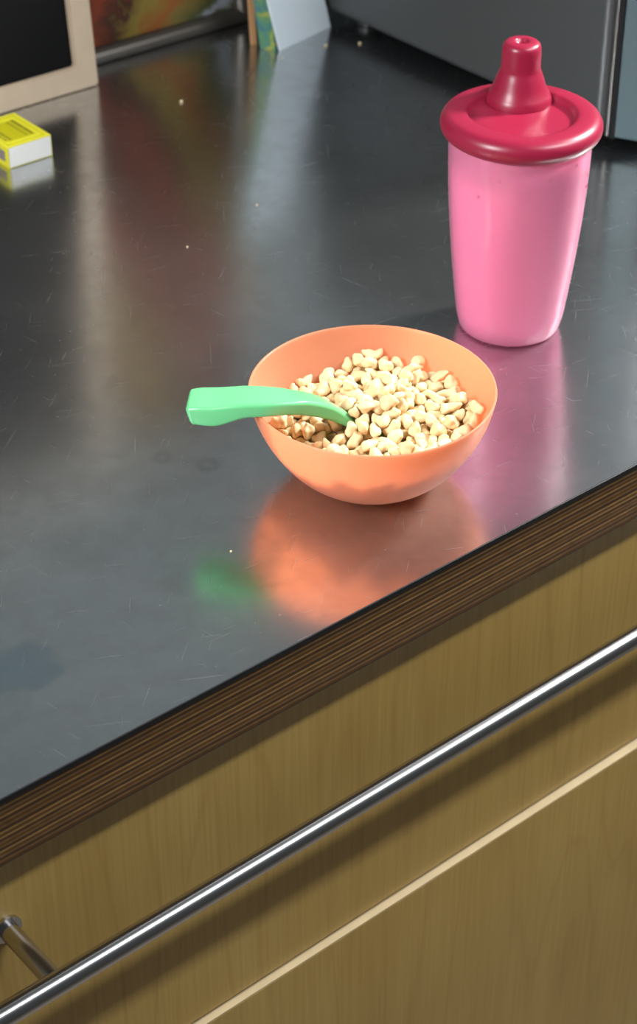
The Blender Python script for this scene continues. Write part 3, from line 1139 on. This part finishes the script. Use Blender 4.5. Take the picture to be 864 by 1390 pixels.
3 -2908 -1332 1680 795 97 211 560
2 -1861 -1894 1666 53 522 827 -199
1 -298 -19 1650 302 -398 742 448
1 -628 -1235 1650 1 -225 -907 -356
3 2821 -2830 1637 108 642 -621 436
2 3011 2340 1634 674 -474 -179 538
2 -1143 3001 1633 100 263 -347 895
0 -1595 2299 1629 17 183 -870 457
3 3907 1278 1622 23 -894 -367 -257
0 334 -1242 1616 322 298 -348 -828
1 1416 -3721 1612 415 -266 -153 -857
1 2425 567 1607 564 322 -307 -696
0 3977 -311 1590 62 -886 -451 -90
4 1333 1545 1585 948 299 -71 -81
5 2228 2038 1582 946 -105 -260 163
3 -170 -2498 1575 739 -505 113 431
5 -3883 -108 1563 89 -127 854 497
2 -3079 2391 1552 643 -312 -60 -696
3 822 -3207 1551 233 613 -753 48
3 -3408 1707 1536 41 -395 704 -589
3 663 -3920 1531 808 -346 220 423
5 -328 -658 1530 310 -163 -817 -458
0 2054 -2039 1527 101 40 -87 990
1 233 3922 1524 316 -209 800 465
5 1074 -3 1520 86 321 775 537
5 1169 2711 1514 471 810 -230 264
3 -397 723 1500 125 135 486 854
1 598 -2348 1499 519 646 -534 169
2 -1145 -2761 1490 301 -942 71 130
0 -1092 -692 1489 556 43 135 -819
0 -2477 -2441 1483 803 50 -325 497
0 3655 -1409 1482 321 -430 759 -369
0 -3123 116 1477 83 -226 -682 690
4 458 518 1453 646 -308 418 559
0 -1319 3650 1445 306 -603 -705 -213
0 -2934 1236 1445 89 507 -842 163
1 -251 -3801 1434 882 -110 -140 -436
5 -309 2807 1433 744 534 -369 160
5 1881 -3035 1427 305 -14 -532 -790
3 -2134 1207 1419 189 -317 -415 -832
2 2229 2840 1419 130 -446 509 -724
2 -1884 3265 1413 787 25 -350 508
5 -1673 575 1390 345 494 257 -755
5 925 -1495 1389 230 -416 290 -830
3 3117 -1129 1379 206 -411 452 -765
2 2265 1330 1371 986 146 -71 -50
1 -1473 -3440 1369 952 -139 171 -215
4 3708 359 1361 133 662 -425 -603
0 -2545 534 1351 63 -241 -745 -619
4 283 3169 1333 469 -699 536 70
1 -475 1483 1324 185 -723 -123 654
2 -3024 -1911 1315 237 89 920 -300
3 49 -3037 1310 671 -202 -165 -694
1 1885 -249 1301 60 -279 -591 -754
5 -2047 -2977 1301 274 -598 269 -703
0 -899 -1934 1290 609 295 -586 -445
1 -2235 -1371 1285 320 626 -642 -305
0 1685 376 1282 985 -80 91 123
3 1370 2187 1281 111 -991 63 25
1 -762 2276 1275 206 824 448 -280
5 -1869 -700 1272 318 -490 737 339
3 -3585 867 1261 305 -573 -718 252
5 -1105 1039 1242 612 -726 295 -106
3 3328 1329 1236 783 -48 -30 619
4 289 1587 1231 854 -106 479 -176
5 -2392 2586 1220 838 -78 -271 467
5 2841 -2094 1211 460 -6 -860 -221
0 -462 3488 1211 8 258 -185 948
3 1745 -1426 1210 475 -191 702 495
2 659 -798 1203 240 -626 724 -163
4 1342 -713 1201 387 -308 -753 435
0 -1997 1953 1201 109 674 583 -440
4 385 2383 1194 900 250 353 56
4 -3222 -1194 1173 340 206 -774 492
2 2194 -1031 1171 887 102 -434 121
4 892 1081 1171 848 105 -257 -451
1 -1563 -2274 1166 54 228 -963 -132
5 -1290 1806 1165 749 85 155 638
3 -1559 -1394 1164 728 -187 -320 -577
0 1631 3111 1155 566 -627 533 -47
4 1341 -2363 1147 504 809 -284 -104
5 -754 303 1129 428 30 735 524
5 -2119 -79 1087 423 -754 -501 -38
5 -1327 -185 1085 915 90 -147 366
4 -3309 -444 1085 471 -389 -640 466
1 -235 -1522 1068 608 -259 208 721
1 1588 1279 1053 628 -228 -267 694
5 -2671 1953 1044 490 140 -548 663
4 193 -74 1041 506 296 324 743
0 2511 2306 1040 213 -6 159 964
1 -1735 2706 1020 379 737 -201 523
3 1256 -3152 1017 711 102 -679 -154
5 2170 -2548 1002 139 957 -103 235
3 -534 -3323 1001 265 -229 -808 -474
3 3188 375 997 578 -461 -510 439
2 359 -1819 990 38 346 -662 -664
2 899 3124 980 27 -802 -373 -467
0 -627 -2623 964 296 397 846 197
1 3212 -444 962 921 277 -270 -46
1 -2575 -665 946 746 270 233 563
4 842 320 929 730 -521 -430 105
5 -2213 -2117 928 289 -209 -654 667
3 2273 -1809 919 582 10 812 36
0 -806 -1072 897 789 397 17 469
2 -1212 -2885 879 176 233 401 868
1 -81 1097 871 66 -624 256 -736
4 2570 671 868 601 393 322 -617
3 -3027 1119 867 149 -820 -519 192
2 2699 1491 866 263 140 29 954
2 -1029 2874 858 11 41 -458 888
2 -2790 89 833 239 -186 931 206
0 2694 -1160 803 738 16 -178 -651
0 -32 -842 771 458 -465 -541 -531
3 -2413 886 762 7 -572 481 664
5 1896 1898 752 34 955 31 294
2 2324 -484 740 535 -266 -682 422
0 1259 2317 730 352 -644 -657 173
3 -218 2817 726 247 -768 580 113
3 -2416 -1425 722 873 -58 215 434
3 720 -2686 718 765 318 186 528
4 -1990 1376 690 254 237 756 555
5 -38 -2479 668 412 -258 124 865
3 -701 1563 645 62 921 -61 -379
0 -901 2239 644 491 852 -147 -109
4 -68 1885 630 91 550 429 711
1 131 463 627 573 532 -245 573
1 931 -1870 627 798 323 -489 142
3 1694 -1884 626 504 184 338 774
5 -1377 860 619 477 609 -619 138
2 1620 -463 612 623 -778 81 13
4 671 -1170 610 512 -855 -59 -62
1 -2104 337 610 545 557 71 623
1 -1624 -1663 603 507 -33 -529 -680
4 1564 225 602 131 -342 744 -559
4 792 -448 589 228 -25 60 971
5 -613 704 586 97 -295 -929 -203
4 -1841 -825 574 505 510 -401 -569
0 2056 1021 573 524 366 -520 -567
4 -1000 -1918 571 220 309 -475 -794
3 -381 -196 563 707 392 -548 -214
0 553 2234 554 256 -892 372 11
3 -1350 104 550 2 -237 -940 245
0 1730 -1111 548 65 27 963 -262
3 -1373 1806 532 44 -931 331 147
3 581 1353 523 509 58 -61 -857
3 -98 -1694 518 729 -66 22 681
3 1247 941 518 123 -563 815 -54
3 -962 -646 513 837 360 68 407""".split()]
PILE = [PILE[i:i+8] for i in range(0, len(PILE), 8)]
NSHOW = 227
pm = [puff_mesh(k, 3) for k in range(6)]
low = [puff_pts(k, 1) for k in range(6)]
hv, hf = [], []
for i, (k, x, y, z, qw, qx, qy, qz) in enumerate(PILE):
    q = Quaternion((qw, qx, qy, qz)).normalized()
    loc = Vector((x, y, z)) * 1e-5
    if i < NSHOW:
        o = bpy.data.objects.new('cereal_puff', pm[k])
        COL.objects.link(o)
        o.rotation_mode = 'QUATERNION'
        o.location = BOWL + loc
        o.rotation_quaternion = q
        tag(o, 'pale puffed cereal piece heaped in the orange bowl', 'cereal', 'puffed cereal pieces in the orange bowl')
    else:
        v, f = low[k]; b = len(hv)
        hv += [tuple(loc + q @ Vector(p)) for p in v]
        hf += [tuple(b+j for j in t) for t in f]
me = bpy.data.meshes.new('cereal_puffs'); me.from_pydata(hv, [], hf)
o = link_mesh('cereal_puffs', me, M['puff'], None, BOWL, True)
tag(o, 'deeper puffed cereal under the top of the heap in the orange bowl', 'cereal', None, 'stuff')

# ------------------------------------------------------------------ matchbox
mb = tag(empty('matchbox', (.6295, 1.1168, TOP)), 'small yellow matchbox with a pale grey end', 'matchbox')
W_, D_, H_ = .0365, .050, .0165
bm = bmesh.new()
t_ = .0006
add_box(bm, (0, .0007, 0), (W_, D_, t_)); add_box(bm, (0, .0007, H_-t_), (W_, D_, H_))
add_box(bm, (0, .0007, t_), (t_, D_, H_-t_)); add_box(bm, (W_-t_, .0007, t_), (W_, D_, H_-t_))
obj('sleeve', bm, M['yellow'], mb)
bm = bmesh.new()
add_box(bm, (t_*1.3, 0, t_*1.3), (W_-t_*1.3, .0009, H_-t_*1.4), 0.0002)
add_box(bm, (t_*1.3, .0009, t_*1.3), (W_-t_*1.3, D_-.0002, .0016))
add_box(bm, (t_*1.3, D_-.0011, t_*1.3), (W_-t_*1.3, D_-.0002, H_-t_*1.4))
add_box(bm, (t_*1.3, .0009, .0016), (.0016, D_-.0011, H_-t_*1.4)); add_box(bm, (W_-.0016, .0009, .0016), (W_-t_*1.3, D_-.0011, H_-t_*1.4))
tr_ = obj('tray', bm, M['grey_card'], mb); tr_['label'] = 'pale grey card tray end'
bm = bmesh.new(); add_box(bm, (-.00015, .0050, .0040), (.0001, D_-.004, .0122)); obj('striking_strip', bm, M['striker'], mb)
bm = bmesh.new()
zt = H_
def bar2(x0, y0, x1, y1, z=.00008): add_box(bm, (x0, y0, zt-.0001), (x1, y1, zt+z))
# olive frame and text-like bars, as on the box
for a in ((.0025, .0035, .0330, .0045), (.0025, .0455, .0330, .0465), (.0025, .0035, .0033, .0465), (.0322, .0035, .0330, .0465), (.0060, .0090, .0295, .0400)): bar2(*a)
pr = obj('printed_panel', bm, M['olive'], mb); pr['label'] = 'darker olive printed frame and panel'
bm = bmesh.new()
rb = random.Random(3)
for row, (x0, h0) in enumerate(((.0265, .0020), (.0085, .0016), (.0225, .0010), (.0050, .0012))):
    y = .011
    while y < .038:
        l = rb.uniform(.0015, .0042)
        add_box(bm, (x0, y, zt), (x0+h0, y+l, zt+.00016)); y += l + rb.uniform(.0006, .0012)
obj('printed_lines', bm, M['dark_print'], mb)

# ------------------------------------------------------------------ pale wooden frame with a black board, leaning
fr = tag(empty('picture_frame', (0.765, 1.2030, TOP), (-math.radians(4.2), 0, 0)), 'pale wooden frame around a black panel leaning at the wall', 'frame')
FW, FH, FD, FB = 0.34, 0.38, 0.014, 0.0195
bm = bmesh.new()
def mitre(bm, x0, x1, z0, z1, b, y0, y1):
    o4 = [(x0, z0), (x1, z0), (x1, z1), (x0, z1)]
    i4 = [(x0+b, z0+b), (x1-b, z0+b), (x1-b, z1-b), (x0+b, z1-b)]
    F = [bm.verts.new((x, y0, z)) for x, z in o4]; G_ = [bm.verts.new((x, y0, z)) for x, z in i4]
    F2 = [bm.verts.new((x, y1, z)) for x, z in o4]; G2 = [bm.verts.new((x, y1, z)) for x, z in i4]
    for k in range(4):
        j = (k+1) % 4
        bm.faces.new((F[k], F[j], G_[j], G_[k])); bm.faces.new((F2[k], G2[k], G2[j], F2[j]))
        bm.faces.new((F[k], F2[k], F2[j], F[j])); bm.faces.new((G_[k], G_[j], G2[j], G2[k]))
mitre(bm, -FW, 0, 0, FH, FB, 0, FD)
bmesh.ops.bevel(bm, geom=list(bm.edges), offset=0.0012, segments=2, affect='EDGES')
obj('frame', bm, M['frame_wood'], fr)
bm = bmesh.new(); add_box(bm, (-FW+FB-.002, .0045, FB-.002), (-FB+.002, .0085, FH-FB+.002)); p = obj('black_panel', bm, M['black_glass'], fr); p['label'] = 'glossy black panel'

# ------------------------------------------------------------------ painting in a dark metal moulding
pf = tag(empty('framed_painting', (0.9425, 1.2335, TOP), (-math.radians(3.4), 0, 0)), 'abstract rust and ochre painting in a dark metallic frame', 'painting')
PW, PH = 0.62, 0.40
bm = bmesh.new()
# rounded moulding profile swept round the rectangle
sec = [(0, .022), (0, .005), (.0012, .0020), (.004, .0003), (.0075, 0), (.0105, .0014), (.0125, .0045), (.0130, .010), (.0130, .022)]
rings = []
for (cx, cz, dx, dz) in ((-PW, 0, 1, 1), (0, 0, -1, 1), (0, PH, -1, -1), (-PW, PH, 1, -1)):
    rings.append([bm.verts.new((cx + dx*s, y, cz + dz*s)) for s, y in sec])
for k in range(4):
    a, b = rings[k], rings[(k+1) % 4]
    for i in range(len(sec)):
        j = (i+1) % len(sec)
        bm.faces.new((a[i], b[i], b[j], a[j]))
obj('moulding', bm, M['pewter'], pf, None, False)
bm = bmesh.new(); add_box(bm, (-PW+.0125, .0100, .0125), (-.0125, .0160, PH-.0125)); obj('canvas', bm, M['painting'], pf)

# ------------------------------------------------------------------ things standing between painting and appliance
bm = bmesh.new(); add_box(bm, (0, 0, 0), (.0052, .0030, .27), 0.0004)
o = obj('wooden_strip', bm, M['strip_wood'], None, (.9088, 1.1935, TOP)); o.rotation_euler = (-math.radians(6.0), -math.radians(1.0), math.radians(-20))
tag(o, 'thin orange-brown wooden strip standing left of the green leaflet', 'strip')
def folded(bm, pts, h, th, lean=(0, 0)):
    n = len(pts)
    P = [Vector((*p, 0)) for p in pts]
    nrm = []
    for i in range(n):
        d = (P[min(i+1, n-1)] - P[max(i-1, 0)]).normalized()
        nrm.append(Vector((-d.y, d.x, 0)) * th/2)
    L = Vector((lean[0], lean[1], 0))
    f0 = [bm.verts.new(P[i]+nrm[i]) for i in range(n)]; b0 = [bm.verts.new(P[i]-nrm[i]) for i in range(n)]
    f1 = [bm.verts.new(P[i]+nrm[i]+L+Vector((0, 0, h))) for i in range(n)]; b1 = [bm.verts.new(P[i]-nrm[i]+L+Vector((0, 0, h))) for i in range(n)]
    for i in range(n-1):
        bm.faces.new((f0[i], f0[i+1], f1[i+1], f1[i])); bm.faces.new((b0[i+1], b0[i], b1[i], b1[i+1]))
        bm.faces.new((f0[i+1], f0[i], b0[i], b0[i+1])); bm.faces.new((f1[i], f1[i+1], b1[i+1], b1[i]))
    bm.faces.new((f0[0], f1[0], b1[0], b0[0])); bm.faces.new((f0[-1], b0[-1], b1[-1], f1[-1]))
bm = bmesh.new(); folded(bm, [(0, 0), (.0068, -.0118), (.050, .012)], .19, .0006, (-.014, .018))
o = obj('folded_leaflet', bm, M['leaflet'], None, (.9110, 1.1842, TOP)); tag(o, 'green printed folded leaflet standing behind the white card', 'leaflet')
bm = bmesh.new(); folded(bm, [(0, 0), (.0665, .0146)], .17, .0011, (-.036, .012))
o = obj('white_card', bm, M['paper'], None, (.9200, 1.1703, TOP)); tag(o, 'plain white card leaning beside the dark grey appliance', 'card')

# ------------------------------------------------------------------ appliance on the right
AX, AY = 0.988, 0.872
ap = tag(empty('countertop_oven', (AX, AY, TOP)), 'large dark grey appliance with a blue-grey front behind the pink cup', 'oven')
bm = bmesh.new(); add_box(bm, (0, 0.0, .0115), (.44, .335, .285), 0.008, 4); obj('casing', bm, M['appliance'], ap, None, True)
for p in ap.children:
    m_ = p.modifiers.new('wn', 'EDGE_SPLIT'); m_.split_angle = 0.6
for x, y in ((.03, .03), (.40, .03), (.03, .30), (.40, .30)):
    bm = bmesh.new(); add_lathe(bm, [(0, 0), (.011, 0), (.012, .001), (.012, .012), (0, .012)], 24, x, y); obj('foot', bm, M['appliance_dark'], ap)
bm = bmesh.new(); add_box(bm, (.0035, -.0030, .0110), (.4365, .0, .2845), 0.0004); obj('front_trim', bm, M['chrome'], ap)
bm = bmesh.new(); add_box(bm, (.005, -.0068, .0095), (.435, -.0030, .284)); obj('door_seal', bm, M['appliance_dark'], ap)
bm = bmesh.new(); add_prism(bm, [(.0065, -.0070), (.0185, -.0290), (.4215, -.0290), (.4335, -.0070)], .0105, .285, 0.0008)
dr = obj('door', bm, M['blue_grey'], ap); dr['label'] = 'blue-grey door'
bm = bmesh.new(); add_prism(bm, [(.0175, -.0294), (.0195, -.0325), (.4205, -.0325), (.4225, -.0294)], .0125, .283, 0.0005)
obj('door_glass', bm, M['appliance_dark'], dr)
bm = bmesh.new(); add_prism(bm, [(.0215, -.0325), (.0225, -.0355), (.4175, -.0355), (.4185, -.0325)], .0110, .284, 0.0005)
obj('door_panel', bm, M['door_plate'], dr)

# ------------------------------------------------------------------ crumbs
rc = random.Random(11)
for x, y, s, lab in ((.7957, 1.136, 1.5, 'pale crumb on the worktop between the matchbox and the green leaflet'),
                (.9559, 1.1537, 1.4, 'pale crumb on the worktop just in front of the white card'),
                (.9811, 1.140, 1.4, 'pale crumb on the worktop beside the dark grey appliance base'),
                (.9120, 1.1560, .8, 'small crumb on the worktop below the lower corner of the white card'),
                (.4740, .6500, .6, 'minute white crumb on the worktop in front of the spoon'),
                (.7330, .9600, .7, 'minute crumb on the open worktop, farther back of the two behind the bowl'),
                (.6580, .9400, .6, 'minute crumb on the open worktop behind the spoon handle')):
    v, f = ico(1); me = bpy.data.meshes.new('crumb')
    me.from_pydata([(a*.0011*s*rc.uniform(.7, 1.2), b*.0009*s*rc.uniform(.7, 1.2), c*.0006*s) for a, b, c in v], [], f)
    o = link_mesh('crumb', me, M['crumb'], None, (x, y, TOP + .0006*s), False)
    tag(o, lab, 'crumb', 'crumbs scattered on the worktop')
